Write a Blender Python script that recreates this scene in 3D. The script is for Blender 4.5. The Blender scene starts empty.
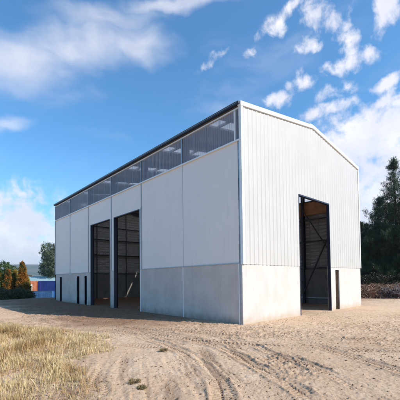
import bpy, math, random
import numpy as np
from mathutils import Vector, Matrix
random.seed(7); rng = np.random.default_rng(7)
C = bpy.context.scene.collection
rad = math.radians
SUN = Vector((10.0, 4.3, 7.9)).normalized()
CAM = Vector((7.482, -8.863, 1.65))
# ------------------------------------------------------------------ node helpers
def new_mat(name):
    m = bpy.data.materials.new(name); m.use_nodes = True
    nt = m.node_tree; nt.nodes.clear()
    out = nt.nodes.new('ShaderNodeOutputMaterial')
    return m, nt, out
def nd(nt, t, ins=None, **kw):
    n = nt.nodes.new(t)
    for k, v in kw.items(): setattr(n, k, v)
    for k, v in (ins or {}).items():
        if isinstance(v, bpy.types.NodeSocket): nt.links.new(v, n.inputs[k])
        else: n.inputs[k].default_value = v
    return n
def mth(nt, op, a, b=None, c=None, clamp=False):
    n = nt.nodes.new('ShaderNodeMath'); n.operation = op; n.use_clamp = clamp
    for i, v in enumerate((a, b, c)):
        if v is None: continue
        if isinstance(v, bpy.types.NodeSocket): nt.links.new(v, n.inputs[i])
        else: n.inputs[i].default_value = v
    return n.outputs[0]
def mixc(nt, f, a, b, blend='MIX'):
    n = nt.nodes.new('ShaderNodeMix'); n.data_type = 'RGBA'; n.blend_type = blend
    for i, v in ((0, f), (6, a), (7, b)):
        if isinstance(v, bpy.types.NodeSocket): nt.links.new(v, n.inputs[i])
        else: n.inputs[i].default_value = v if i == 0 else (*v[:3], 1)
    return n.outputs[2]
def ramp(nt, f, lo, hi):
    n = nt.nodes.new('ShaderNodeMapRange'); n.interpolation_type = 'SMOOTHSTEP'
    nt.links.new(f, n.inputs[0]); n.inputs[1].default_value = lo; n.inputs[2].default_value = hi
    return n.outputs[0]
def noise(nt, vec, scale, detail=4, rough=.55, dist=0.0):
    n = nd(nt, 'ShaderNodeTexNoise', {'Scale': scale, 'Detail': detail, 'Roughness': rough, 'Distortion': dist})
    if vec is not None: nt.links.new(vec, n.inputs['Vector'])
    return n.outputs[0]
def coords(nt, scale=(1, 1, 1)):
    g = nd(nt, 'ShaderNodeNewGeometry')
    if scale == (1, 1, 1): return g.outputs['Position']
    return nd(nt, 'ShaderNodeVectorMath', {0: g.outputs['Position'], 1: scale}, operation='MULTIPLY').outputs[0]
def surf(name, col, col2=None, rough=.7, metal=0, nscale=3, bump=0, bscale=30, streak=0, lo=.35, hi=.65, spec=.5, grime=None):
    """general weathered surface: two tones mixed by noise, optional vertical streaks and bump"""
    m, nt, out = new_mat(name)
    p = nd(nt, 'ShaderNodeBsdfPrincipled', {'Roughness': rough, 'Metallic': metal, 'Specular IOR Level': spec})
    P = coords(nt); c = (*col, 1)
    col2 = col2 or tuple(x * .88 for x in col)
    f = ramp(nt, noise(nt, P, nscale, 6), lo, hi)
    c = mixc(nt, f, col, col2)
    if streak:
        s = ramp(nt, noise(nt, coords(nt, (5, 5, .25)), 1.6, 6, .6), .48, .75)
        c = mixc(nt, mth(nt, 'MULTIPLY', s, streak), c, tuple(x * .6 for x in col))
    if grime:   # soil splashed on the lowest part of a wall
        z = nd(nt, 'ShaderNodeSeparateXYZ', {0: P}).outputs[2]
        zz = mth(nt, 'ADD', z, mth(nt, 'MULTIPLY', noise(nt, P, 4, 5), -.5))
        g = mth(nt, 'SUBTRACT', 1.0, ramp(nt, zz, -.35, .15))
        c = mixc(nt, mth(nt, 'MULTIPLY', g, .7), c, grime)
    nt.links.new(c, p.inputs['Base Color'])
    if bump:
        b = nd(nt, 'ShaderNodeBump', {'Strength': 1.0, 'Distance': bump, 'Height': noise(nt, P, bscale, 5, .6)})
        nt.links.new(b.outputs[0], p.inputs['Normal'])
    nt.links.new(p.outputs[0], out.inputs[0])
    return m
# ------------------------------------------------------------------ mesh helpers
class MB:
    def __init__(s): s.v = []; s.f = []
    def box(s, x0, x1, y0, y1, z0, z1):
        b = len(s.v)
        s.v += [(x, y, z) for z in (z0, z1) for y in (y0, y1) for x in (x0, x1)]
        s.f += [tuple(b + i for i in q) for q in ((0, 2, 3, 1), (4, 5, 7, 6), (0, 1, 5, 4), (2, 6, 7, 3), (0, 4, 6, 2), (1, 3, 7, 5))]
        return s
    def prism(s, prof, a, b, fn):
        """closed profile [(u,v)], extruded from a to b; fn(u,v,t)->xyz"""
        n = len(prof); k = len(s.v)
        s.v += [fn(u, v, a) for u, v in prof] + [fn(u, v, b) for u, v in prof]
        s.f.append(tuple(range(k, k + n))[::-1]); s.f.append(tuple(range(k + n, k + 2 * n)))
        for i in range(n):
            j = (i + 1) % n; s.f.append((k + i, k + j, k + n + j, k + n + i))
        return s
    def bar(s, a, b, w, h=None):
        a, b = Vector(a), Vector(b); d = (b - a).normalized()
        u = d.cross(Vector((0, 0, 1)));
        if u.length < .01: u = Vector((1, 0, 0))
        u.normalize(); v = d.cross(u); h = h or w
        k = len(s.v)
        for p in (a, b):
            for su, sv in ((-1, -1), (1, -1), (1, 1), (-1, 1)):
                s.v.append(tuple(p + u * su * w / 2 + v * sv * h / 2))
        s.f += [(k, k+1, k+2, k+3), (k+4, k+7, k+6, k+5)] + [(k+i, k+4+i, k+4+(i+1) % 4, k+(i+1) % 4) for i in range(4)]
        return s
    def tube(s, pts, rs, n=7):
        k = len(s.v); pts = [Vector(p) for p in pts]
        for i, p in enumerate(pts):
            d = (pts[min(i+1, len(pts)-1)] - pts[max(i-1, 0)]).normalized()
            u = d.cross(Vector((.13, .97, .21))).normalized(); v = d.cross(u)
            for j in range(n):
                a = 2 * math.pi * j / n
                s.v.append(tuple(p + (u * math.cos(a) + v * math.sin(a)) * rs[i]))
        for i in range(len(pts) - 1):
            for j in range(n):
                s.f.append((k+i*n+j, k+i*n+(j+1) % n, k+(i+1)*n+(j+1) % n, k+(i+1)*n+j))
        s.f.append(tuple(k+j for j in range(n))[::-1]); s.f.append(tuple(k+(len(pts)-1)*n+j for j in range(n)))
        return s
    def build(s, name, mat, parent=None, smooth=False):
        me = bpy.data.meshes.new(name); me.from_pydata(s.v, [], s.f)
        me.materials.append(mat)
        if smooth: me.polygons.foreach_set('use_smooth', [True] * len(me.polygons))
        o = bpy.data.objects.new(name, me); C.objects.link(o)
        if parent: o.parent = parent
        return o
def np_mesh(name, V, F, mat, parent=None, smooth=False, attrs=None):
    """V (n,3), F (m,k) all faces with k corners"""
    me = bpy.data.meshes.new(name); k = F.shape[1]
    me.vertices.add(len(V)); me.vertices.foreach_set('co', V.astype(np.float32).ravel())
    me.loops.add(F.size); me.loops.foreach_set('vertex_index', F.astype(np.int32).ravel())
    me.polygons.add(len(F)); me.polygons.foreach_set('loop_start', np.arange(0, F.size, k, dtype=np.int32))
    me.polygons.foreach_set('loop_total', np.full(len(F), k, dtype=np.int32))
    if smooth: me.polygons.foreach_set('use_smooth', np.ones(len(F), dtype=bool))
    me.materials.append(mat); me.update(calc_edges=True); me.validate()
    for an, av in (attrs or {}).items():
        a = me.attributes.new(an, 'FLOAT', 'POINT'); a.data.foreach_set('value', av.astype(np.float32))
    o = bpy.data.objects.new(name, me); C.objects.link(o)
    if parent: o.parent = parent
    return o
def slab(mb, u0, u1, v0, v1, holes, t0, t1, fn):
    """wall sheet with rectangular holes. fn(u,v,t)->xyz"""
    us = sorted({u0, u1, *[h[i] for h in holes for i in (0, 1) if u0 < h[i] < u1]})
    vs = sorted({v0, v1, *[h[i] for h in holes for i in (2, 3) if v0 < h[i] < v1]})
    def solid(i, j):
        if i < 0 or j < 0 or i >= len(us)-1 or j >= len(vs)-1: return False
        cu, cv = (us[i]+us[i+1])/2, (vs[j]+vs[j+1])/2
        return not any(h[0] < cu < h[1] and h[2] < cv < h[3] for h in holes)
    def q(*p):
        k = len(mb.v); mb.v += [fn(*a) for a in p]; mb.f.append((k, k+1, k+2, k+3))
    for i in range(len(us)-1):
        for j in range(len(vs)-1):
            if not solid(i, j): continue
            a, b, c, d = us[i], us[i+1], vs[j], vs[j+1]
            q((a, c, t0), (b, c, t0), (b, d, t0), (a, d, t0)); q((a, c, t1), (a, d, t1), (b, d, t1), (b, c, t1))
            if not solid(i-1, j): q((a, c, t0), (a, d, t0), (a, d, t1), (a, c, t1))
            if not solid(i+1, j): q((b, c, t0), (b, c, t1), (b, d, t1), (b, d, t0))
            if not solid(i, j-1): q((a, c, t0), (a, c, t1), (b, c, t1), (b, c, t0))
            if not solid(i, j+1): q((a, d, t0), (b, d, t0), (b, d, t1), (a, d, t1))
    return mb
def empty(name, loc=(0, 0, 0), rz=0):
    o = bpy.data.objects.new(name, None); o.location = loc; o.rotation_euler.z = rz; C.objects.link(o); return o
def tag(o, label=None, cat=None, group=None, kind=None):
    if label: o['label'] = label
    if cat: o['category'] = cat
    if group: o['group'] = group
    if kind: o['kind'] = kind
    return o
def copy_tree(o, parent=None):
    c = o.copy(); C.objects.link(c)
    if parent: c.parent = parent
    for ch in list(o.children): copy_tree(ch, c)
    return c
# ------------------------------------------------------------------ numpy noise
_perm = rng.random((512, 512))
def vnoise(x, y, seed=0):
    x = x + seed * 37.17; y = y + seed * 91.7
    xi = np.floor(x).astype(int); yi = np.floor(y).astype(int); fx = x - xi; fy = y - yi
    fx = fx * fx * (3 - 2 * fx); fy = fy * fy * (3 - 2 * fy)
    g = lambda a, b: _perm[a % 512, b % 512]
    return (g(xi, yi) * (1-fx) + g(xi+1, yi) * fx) * (1-fy) + (g(xi, yi+1) * (1-fx) + g(xi+1, yi+1) * fx) * fy
def fbm(x, y, sc, octv=4, seed=0, gain=.5):
    s = 0; a = 1; t = 0
    for i in range(octv):
        s = s + a * vnoise(x * sc, y * sc, seed + i * 3); t += a; a *= gain; sc *= 2.03
    return s / t
def sstep(a, b, x):
    t = np.clip((x - a) / (b - a), 0, 1); return t * t * (3 - 2 * t)
# ------------------------------------------------------------------ ground
# wheel tracks: circle arcs (cx, cy, radius, width, depth, lug pitch)
def circ(p, q, r):
    (x1, y1), (x2, y2) = p, q; mx, my = (x1+x2)/2, (y1+y2)/2; dx, dy = x2-x1, y2-y1; L = math.hypot(dx, dy)
    h = math.sqrt(max(r*r - L*L/4, 0)) * (1 if r > 0 else -1)
    return mx - dy/L*h, my + dx/L*h, abs(r)
TR = []
for p, q, r, w, dep, pit in (
        ((-1.5, -3.0), (6.2, 1.5), 22, .42, .035, .17), ((-1.0, -3.9), (6.9, .4), 22, .42, .035, .17),
        ((.6, -4.6), (6.4, -1.8), 30, .36, .030, .15), ((-6.5, -3.5), (4.0, -4.2), -40, .40, .022, .16),
        ((1.9, -3.4), (5.2, -4.9), -9, .36, .045, .14), ((1.2, -4.2), (4.5, -5.7), -9, .36, .045, .14),
        ((2.6, -2.6), (6.0, -4.3), -11, .30, .040, .14), ((-2.5, -2.2), (2.5, -6.6), 14, .36, .028, .16),
        ((3.4, -1.6), (6.9, -3.4), -12, .34, .026, .12), ((-3.6, -2.8), (1.0, -6.9), 14, .36, .024, .16)):
    TR.append((*circ(p, q, r), w * .85, dep * .62, pit * .62))
def pad_drop(x, y):
    return -3.5 * sstep(24, 55, -x + .0 * y) * (1 - sstep(25, 60, y)) - .9 * sstep(60, 160, -x)
def height(x, y, fine=True):
    h = pad_drop(x, y)
    h = h + (fbm(x, y, .18, 3, 1) - .5) * .14 * sstep(1.2, 4, np.maximum(np.maximum(-y, x), np.maximum(y - 10.6, -x - 20.7)))
    d = np.hypot(x - CAM.x, y - CAM.y)
    inside = (y > -.1) & (x < .1) & (x > -21) & (y < 11)
    near = np.where(inside, .3, 1.0) * (1 - sstep(30, 60, d))
    h = h + (fbm(x, y, 1.1, 3, 5) - .5) * .05 * near
    dist = np.zeros_like(x)
    if fine:
        zone = sstep(.42, .62, fbm(x, y, .35, 3, 9))
        for cx, cy, r, w, dep, pit in TR:
            dd = np.hypot(x - cx, y - cy) - r; wob = (fbm(x, y, .9, 2, 12) - .5) * .35
            u = (dd + wob) / (w / 2); inn = 1 - sstep(.75, 1.05, np.abs(u))
            s = np.arctan2(y - cy, x - cx) * r
            lug = .5 + .5 * np.sin((s / pit + np.abs(u) * .8 * np.where(u > 0, 1, 1)) * 2 * np.pi + np.where(u > 0, 0, 2.4))
            lug = sstep(.35, .65, lug) * (np.abs(u) > .12)
            fade = sstep(.38, .55, fbm(x, y, .55, 3, 30 + int(r)))
            rim = np.exp(-((np.abs(u) - 1.25) / .22) ** 2)
            h = h + fade * (-dep * inn + dep * 1.0 * lug * inn + dep * .8 * rim * (.5 + vnoise(x * 9, y * 9, 4)))
            dist = np.maximum(dist, fade * np.maximum(inn * (1 - lug) * .9, rim * .45))
        # scraped furrows running away to the right in the foreground
        ang = .52; t = x * math.cos(ang) - y * math.sin(ang); n = x * math.sin(ang) + y * math.cos(ang)
        fz = sstep(.4, .6, fbm(x, y, .45, 3, 15)) * sstep(0, 2.2, x) * (1 - sstep(-2.4, -.8, y))
        fur = fbm(t * .55, n * 5.5, 1.0, 3, 21)
        h = h + fz * (fur - .5) * .075
        dist = np.maximum(dist, fz * sstep(.42, .3, fur) * .9)
        cl = fbm(x, y, 7.5, 3, 40, .6); k = sstep(.56, .75, cl) * (.35 + zone) * near
        h = h + k * .022
        h = h + (fbm(x, y, 19, 3, 50, .6) - .5) * .020 * near
        h = h + sstep(.66, .8, vnoise(x * 26, y * 26, 61)) * .012 * near * (.4 + zone)
        dist = np.maximum(dist, zone * sstep(.5, .3, cl) * .55)
    # low soil bank along the foot of the shed's far end
    h = h + .20 * np.exp(-((x + 22.5) / 2.2) ** 2) * sstep(9, 0, y) * sstep(-14, -4, y)
    return (h, dist) if fine else h
def hz(x, y): return float(height(np.array([x], float), np.array([y], float))[0][0])
view = math.atan2(.67, -.742)
fine_a = np.linspace(view - .86, view + .86, 760)
rest = np.linspace(view + .86, view - .86 + 2 * math.pi, 130)[1:-1]
A = np.concatenate([fine_a, rest])
r1 = np.geomspace(.5, 2.2, 40)[:-1]; r2 = np.geomspace(2.2, 32, 860); r3 = np.geomspace(32, 300, 110)[1:]; r4 = np.geomspace(300, 5200, 24)[1:]
Rr = np.concatenate([r1, r2, r3, r4])
aa, rr = np.meshgrid(A, Rr)
X = CAM.x + rr * np.cos(aa); Y = CAM.y + rr * np.sin(aa)
Hh, Dd = height(X.ravel(), Y.ravel())
V = np.stack([X.ravel(), Y.ravel(), Hh], 1)
na = len(A); i, j = np.meshgrid(np.arange(len(Rr)-1), np.arange(na), indexing='ij'); jn = (j + 1) % na
F = np.stack([i*na+j, (i+1)*na+j, (i+1)*na+jn, i*na+jn], -1).reshape(-1, 4)
V = np.vstack([V, [[CAM.x, CAM.y, hz(CAM.x, CAM.y)]]]); Dd = np.append(Dd, 0)
m, nt, out = new_mat('sandy_soil')
P = coords(nt)
att = nd(nt, 'ShaderNodeAttribute', attribute_name='disturbed').outputs['Fac']
c = mixc(nt, ramp(nt, noise(nt, P, .35, 5), .35, .65), (.70, .49, .325), (.62, .415, .265))
c = mixc(nt, mth(nt, 'MULTIPLY', ramp(nt, noise(nt, P, 2.3, 6, .65), .5, .72), .55), c, (.78, .61, .46))
c = mixc(nt, mth(nt, 'MULTIPLY', ramp(nt, noise(nt, P, 9, 6, .7), .52, .72), .6), c, (.24, .145, .085))
c = mixc(nt, mth(nt, 'MULTIPLY', ramp(nt, noise(nt, P, 55, 4, .7), .55, .7), .45), c, (.15, .09, .055))
c = mixc(nt, mth(nt, 'MULTIPLY', att, .6), c, (.19, .11, .07))
# red brown earth by the long wall and inside; wall shade darkened into it
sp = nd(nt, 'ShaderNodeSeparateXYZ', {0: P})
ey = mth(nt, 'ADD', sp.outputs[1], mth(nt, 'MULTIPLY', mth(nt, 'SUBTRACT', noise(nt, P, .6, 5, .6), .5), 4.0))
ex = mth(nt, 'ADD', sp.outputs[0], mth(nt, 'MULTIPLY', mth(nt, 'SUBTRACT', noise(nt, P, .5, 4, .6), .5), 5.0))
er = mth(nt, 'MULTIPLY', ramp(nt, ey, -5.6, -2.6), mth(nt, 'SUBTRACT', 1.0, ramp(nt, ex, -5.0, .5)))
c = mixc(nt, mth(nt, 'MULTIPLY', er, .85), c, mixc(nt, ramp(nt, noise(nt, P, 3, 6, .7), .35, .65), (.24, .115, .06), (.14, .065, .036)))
# distant land: dry pasture
dn = nd(nt, 'ShaderNodeVectorMath', {0: P, 1: (-5.0, 0.0, 0.0)}, operation='DISTANCE').outputs['Value']
c = mixc(nt, ramp(nt, dn, 26, 60), c, mixc(nt, noise(nt, P, .05, 5), (.16, .15, .07), (.28, .22, .12)))
p = nd(nt, 'ShaderNodeBsdfPrincipled', {'Base Color': c, 'Roughness': .95, 'Specular IOR Level': .15})
hh = mth(nt, 'ADD', noise(nt, P, 45, 6, .75), mth(nt, 'MULTIPLY', noise(nt, P, 160, 3, .7), .4))
b = nd(nt, 'ShaderNodeBump', {'Strength': 1.0, 'Distance': .018, 'Height': hh}); nt.links.new(b.outputs[0], p.inputs['Normal'])
nt.links.new(p.outputs[0], out.inputs[0])
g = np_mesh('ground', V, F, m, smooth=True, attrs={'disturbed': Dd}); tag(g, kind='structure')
# ------------------------------------------------------------------ shed
L, W, He, Hp, Hr = 20.712, 10.644, 8.163, 2.224, 8.963
B = L / 6; ZC = 6.78
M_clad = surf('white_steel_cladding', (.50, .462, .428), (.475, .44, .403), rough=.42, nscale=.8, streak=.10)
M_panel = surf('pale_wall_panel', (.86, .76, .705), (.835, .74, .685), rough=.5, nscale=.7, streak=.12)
M_conc_f = surf('precast_concrete_grey', (.60, .53, .485), (.53, .47, .43), rough=.85, nscale=1.3, streak=.25, bump=.004, bscale=22, grime=(.26, .17, .11))
M_conc_g = surf('precast_concrete_pale', (.55, .51, .465), (.505, .465, .42), rough=.85, nscale=1.6, streak=.18, bump=.004, bscale=22, grime=(.42, .30, .19))
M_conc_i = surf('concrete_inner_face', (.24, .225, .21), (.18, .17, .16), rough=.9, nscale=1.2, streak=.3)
M_navy = surf('navy_steel', (.008, .009, .026), (.011, .013, .034), rough=.45, nscale=2)
M_dark = surf('dark_steel', (.03, .03, .035), (.045, .04, .04), rough=.5)
M_slot = surf('black_slot_fill', (.004, .004, .007), rough=1, spec=.03)  # shade of the open wall slots given as a colour
M_slot2 = surf('brown_slot_fill', (.05, .032, .022), (.03, .02, .015), rough=1, spec=.05)
M_white = surf('white_flashing', (.80, .80, .79), (.76, .76, .75), rough=.4)
M_galv = surf('galvanised_steel', (.45, .46, .48), (.36, .37, .39), rough=.45, metal=.8, nscale=8)
M_roof = surf('roof_steel', (.55, .56, .57), rough=.45, metal=.3)
M_ply = surf('orange_plywood', (.42, .20, .07), (.32, .14, .05), rough=.6, nscale=3)
# foil insulation with crumpled surface
m, nt, out = new_mat('foil_insulation'); P = coords(nt)
sp = nd(nt, 'ShaderNodeSeparateXYZ', {0: P}); hu = mth(nt, 'ADD', sp.outputs[0], sp.outputs[1])
uv = nd(nt, 'ShaderNodeCombineXYZ', {0: hu, 1: sp.outputs[2]}).outputs[0]
# blanket held by straps: pillows between courses, crumpled
bk = nd(nt, 'ShaderNodeTexBrick', {'Vector': uv, 'Scale': 1.0, 'Mortar Size': .035, 'Mortar Smooth': 1.0, 'Brick Width': .62, 'Row Height': .24}, offset=.0)
cr = noise(nt, nd(nt, 'ShaderNodeVectorMath', {0: uv, 1: (1.0, 3.2, 1)}, operation='MULTIPLY').outputs[0], 2.6, 6, .65, .8)
nb = mth(nt, 'ADD', mth(nt, 'MULTIPLY', bk.outputs['Fac'], -.35), cr)
bp = nd(nt, 'ShaderNodeBump', {'Strength': 1.0, 'Distance': .30, 'Height': nb})
p = nd(nt, 'ShaderNodeBsdfPrincipled', {'Base Color': mixc(nt, noise(nt, P, 1.1, 5), (.98, .95, .92), (.88, .85, .81)), 'Metallic': .6, 'Roughness': .28, 'Normal': bp.outputs[0]})
nt.links.new(p.outputs[0], out.inputs[0]); M_foil = m
# clear corrugated sheet (front clerestory)
def sheet_mat(name, tr, glossy, tint, transl, ribs=0):
    m, nt, out = new_mat(name)
    if ribs:   # sheet is thicker to look through on the rib flanks
        ph = mth(nt, 'SINE', mth(nt, 'MULTIPLY', nd(nt, 'ShaderNodeSeparateXYZ', {0: coords(nt)}).outputs[0], 2 * math.pi / .12))
        transl = mth(nt, 'ADD', transl, mth(nt, 'MULTIPLY', mth(nt, 'GREATER_THAN', ph, .55), ribs))
    t = nd(nt, 'ShaderNodeBsdfTransparent', {'Color': (*tr, 1)})
    d = nd(nt, 'ShaderNodeBsdfDiffuse', {'Color': (*tint, 1)}); l = nd(nt, 'ShaderNodeBsdfTranslucent', {'Color': (*tint, 1)})
    dl = nd(nt, 'ShaderNodeMixShader', {0: .8 if name != 'clear_corrugated_sheet' else .5, 1: d.outputs[0], 2: l.outputs[0]})
    m1 = nd(nt, 'ShaderNodeMixShader', {0: transl, 1: t.outputs[0], 2: dl.outputs[0]})
    gl = nd(nt, 'ShaderNodeBsdfGlossy', {'Roughness': .12, 'Color': (1, 1, 1, 1)})
    fr = nd(nt, 'ShaderNodeFresnel', {'IOR': 1.45})
    m2 = nd(nt, 'ShaderNodeMixShader', {0: mth(nt, 'MULTIPLY', fr.outputs[0], glossy), 1: m1.outputs[0], 2: gl.outputs[0]})
    nt.links.new(m2.outputs[0], out.inputs[0]); return m
M_clear = sheet_mat('clear_corrugated_sheet', (.82, .84, .90), 1.0, (.62, .62, .72), .42, .22)
M_sky = sheet_mat('skylight_sheet', (.9, .9, .9), .3, (.97, .97, .97), .93)
M_transl = sheet_mat('translucent_sheet', (.75, .77, .8), .4, (.95, .95, .96), .85)

shed = empty('farm_shed', (0, 0, 0))
tag(shed, 'tall white steel and concrete shed with open doorways on bare sandy ground', 'shed')
front = lambda u, v, t: (u, t, v)           # u along x, v = z, t = y (inwards)
gab = lambda u, v, t: (-t, u, v)            # u along y
fard = lambda u, v, t: (u, W - t, v)
endw = lambda u, v, t: (-L + t, u, v)
D1 = (-10.04, -7.05, -1, 5.46); D2 = (-13.43, -10.52, -1, 5.46)
SL = [(-14.5, -14.05, -1, 2.0), (-15.92, -15.4, -1, 2.0), (-19.6, -19.1, -1, 2.0)]
holes_f = [D1, D2] + SL
# front concrete, bay by bay with 12 mm joints
cuts = [0, -B, -7.05, -10.04, -10.52, -13.43, -17.25, -L]
for a, b_ in zip(cuts[:-1], cuts[1:]):
    if (a, b_) in ((-7.05, -10.04), (-10.52, -13.43), (-10.04, -10.52)): continue
    x0, x1 = b_ + .008, a - .008
    if b_ == -L: x0 = -L
    if a == 0: x1 = -.001
    mb = slab(MB(), x0, x1, -.4, Hp, [h for h in SL if x0 < h[0] and h[1] < x1], .0, .17, front)
    mb.build('concrete_panel', M_conc_f, shed)
# backing strip behind joints
# front upper wall panels; micro ribbed
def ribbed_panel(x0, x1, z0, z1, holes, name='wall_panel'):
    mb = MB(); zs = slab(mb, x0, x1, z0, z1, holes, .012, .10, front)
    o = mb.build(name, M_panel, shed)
    # fine ribs: narrow raised strips
    r_ = MB(); x = x0 + .12
    while x < x1 - .05:
        zz = z0
        for h in holes:
            if h[0] - .02 < x < h[1] + .02: zz = max(zz, h[3])
        r_.box(x - .014, x + .014, .0112, .0135, zz, z1); x += .2
    r_.build('panel_rib', M_panel, o)
for k in range(6):
    a, b_ = -B * k, -B * (k + 1)
    x1 = a - .012; x0 = b_ + .012
    if k == 0: x1 = -.02
    if k == 5: x0 = b_ + .02
    hs = [h for h in (D1, D2) if h[0] < x1 and h[1] > x0]
    ribbed_panel(x0, x1, Hp + .03, ZC, hs)
mb = MB(); mb.box(-10.52, -10.04, .003, .12, -.4, Hp + .03); mb.build('door_mullion', M_conc_f, shed)
# white joint cappings on the bay lines (run to the ground beside the doorways)
for k in range(1, 6):
    x = -B * k
    z0 = Hp
    if k == 1: z0 = -.3
    o = MB().box(x - .022, x + .022, -.010, .0, z0, ZC).build('joint_capping', M_white if k == 1 else M_galv, shed)
    MB().box(x - .05, x - .024, -.004, .004, z0, ZC).build('joint_shadow_gap', M_dark, shed) if k != 1 else None
MB().box(-7.045, -6.985, -.02, .0, -.3, 5.5).build('door_trim', M_white, shed)
MB().box(-14.02, -13.96, -.02, .0, -.3, Hp).build('door_trim', M_white, shed)
# horizontal flashings
MB().box(-7.05, .03, -.022, .012, Hp - .005, Hp + .03).build('base_flashing', M_galv, shed)
MB().box(-L, -13.43, -.022, .012, Hp - .005, Hp + .03).build('base_flashing', M_galv, shed)
MB().box(-L, .02, -.05, .10, ZC, ZC + .06).build('clerestory_sill', M_white, shed)
# clerestory windows: corrugated clear sheets
def corrug(mb, x0, x1, z0, z1, y, pitch=.12, dep=.022, seg=6):
    n = int((x1 - x0) / pitch * seg); k = len(mb.v)
    for i in range(n + 1):
        x = x0 + (x1 - x0) * i / n; yy = y + dep * math.cos(2 * math.pi * i / seg)
        mb.v += [(x, yy, z0), (x, yy, z1)]
    mb.f += [(k+2*i, k+2*i+2, k+2*i+3, k+2*i+1) for i in range(n)]
    return mb
for k in range(6):
    x1 = -B * k - (.30 if k == 0 else .03); x0 = -B * (k + 1) + .03
    o = corrug(MB(), x0, x1, ZC + .06, He - .16, .03).build('clerestory_window', M_clear, shed, smooth=True)
    MB().box(x0 - .05, x0 - .005, -.02, .07, ZC + .06, He - .16).build('window_frame', M_galv, o)
    # sheet lap strips
    for t in (1, 2, 3):
        xx = x0 + (x1 - x0) * t / 4; MB().box(xx - .008, xx + .008, -.002, .006, ZC + .06, He - .16).build('lap_strip', M_galv, o)
o = corrug(MB(), -.24, -.06, ZC + .06, He - .16, .03).build('clerestory_window', M_clear, shed, smooth=True)
MB().box(-.30, -.25, -.03, .07, ZC + .06, He - .16).build('window_frame', M_white, o)
MB().box(-L, .0, -.012, .08, He - .16, He - .11).build('clerestory_head', M_white, shed)
# gutter + fascia in navy
prof = [(-.13, -.055), (-.02, -.055), (-.02, .04), (-.145, .04)]
MB().prism(prof, -L - .03, .02, lambda u, v, t: (t, u, He + v)).build('gutter', M_navy, shed)
# gable concrete, two panels with door between, slot opening
GD = (3.90, 6.88, -1, 5.46); GS = (7.40, 7.84, -1, 2.06)
MB().box(-.17, -.0, .002, 3.90, -.4, Hp).build('concrete_panel', M_conc_g, shed)
slab(MB(), 6.88, W, -.4, Hp, [GS], .0, .17, gab).build('concrete_panel', M_conc_g, shed)
for h in SL: MB().box(h[0] + .002, h[1] - .002, .035, .168, -.3, 1.998).build('slot_dark_fill', M_slot, shed)  # dark boxes put in the open slots in place of the shade inside
MB().box(-.168, -.06, GS[0] + .002, GS[1] - .002, -.3, 2.058).build('slot_dark_fill', M_slot2, shed)
# corner: narrow return strip on the front side of the gable panel (grey)
MB().box(-.13, -.06, -.014, -.002, -.3, Hp - .01).build('corner_joint', M_galv, shed)
MB().box(-.06, .0, -.03, .0, -.3, Hp - .01).build('corner_return', M_conc_f, shed)
MB().box(-.185, -.15, -.03, -.002, -.3, Hp - .01).build('joint_capping', M_white, shed)
# gable cladding: trapezoid ribs following the roof pitch
def ztop(y): return He + (Hr - He) * (1 - abs(y - W / 2) / (W / 2))
def gable_cladding(xs, sgn, holes, name, mat, zb):
    mb = MB(); pitch = .25; n = int(W / pitch); pitch = W / n
    ys = []
    for i in range(n):
        y = i * pitch
        ys += [(y, 0), (y + pitch * .56, 0), (y + pitch * .68, .016), (y + pitch * .88, .016)]
    ys.append((W, 0))
    for h in holes:
        for e in (h[0], h[1]):
            # insert a split point
            for q in range(len(ys) - 1):
                if ys[q][0] < e < ys[q+1][0]:
                    t = (e - ys[q][0]) / (ys[q+1][0] - ys[q][0]); ys.insert(q + 1, (e, ys[q][1] * (1-t) + ys[q+1][1] * t)); break
    for (ya, da), (yb, db) in zip(ys[:-1], ys[1:]):
        c_ = (ya + yb) / 2; z0 = zb
        for h in holes:
            if h[0] < c_ < h[1]: z0 = h[3]
        k = len(mb.v)
        mb.v += [(xs + sgn*da, ya, z0), (xs + sgn*db, yb, z0), (xs + sgn*db, yb, ztop(yb) - .02), (xs + sgn*da, ya, ztop(ya) - .02)]
        mb.v += [(xs - sgn*.03, ya, z0), (xs - sgn*.03, yb, z0)]
        mb.f += [(k, k+1, k+2, k+3), (k, k+4, k+5, k+1)]
    return mb.build(name, mat, shed)
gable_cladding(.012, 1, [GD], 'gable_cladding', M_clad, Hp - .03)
# inner skin so the wall is not paper thin
slab(MB(), .03, W - .03, Hp, He - .1, [GD], .02, .12, gab).build('wall_lining', M_foil, shed)
pr = [(.03, He - .1), (W - .03, He - .1), (W - .03, He - .05), (W / 2, Hr - .05), (.03, He - .05)]
MB().prism(pr, -.12, -.02, lambda u, v, t: (t, u, v)).build('wall_lining', M_foil, shed)
# barge capping, corner flashing
for s in (0, 1):
    ya, yb = (-.06, W / 2) if s == 0 else (W / 2, W + .06)
    za, zb = (He - .01, Hr) if s == 0 else (Hr, He - .01)
    pf = [(ya, za - .10), (yb, zb - .10), (yb, zb + .06), (ya, za + .06)]
    MB().prism(pf, -.08, .075, lambda u, v, t: (t, u, v)).build('barge_capping', M_white, shed)
MB().box(-.055, .058, -.035, .10, Hp - .03, He - .09).build('corner_flashing', M_white, shed)
MB().box(-.05, .052, W - .08, W + .03, Hp - .03, He - .09).build('corner_flashing', M_white, shed)
MB().box(-L - .04, -L + .02, -.03, .06, Hp, He - .1).build('corner_flashing', M_galv, shed)
MB().box(-.12, -.058, -.012, .011, Hp + .03, ZC).build('joint_flashing', M_galv, shed)
MB().box(-.15, -.122, -.006, .011, Hp + .03, ZC).build('joint_shadow_gap', M_dark, shed)
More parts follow.
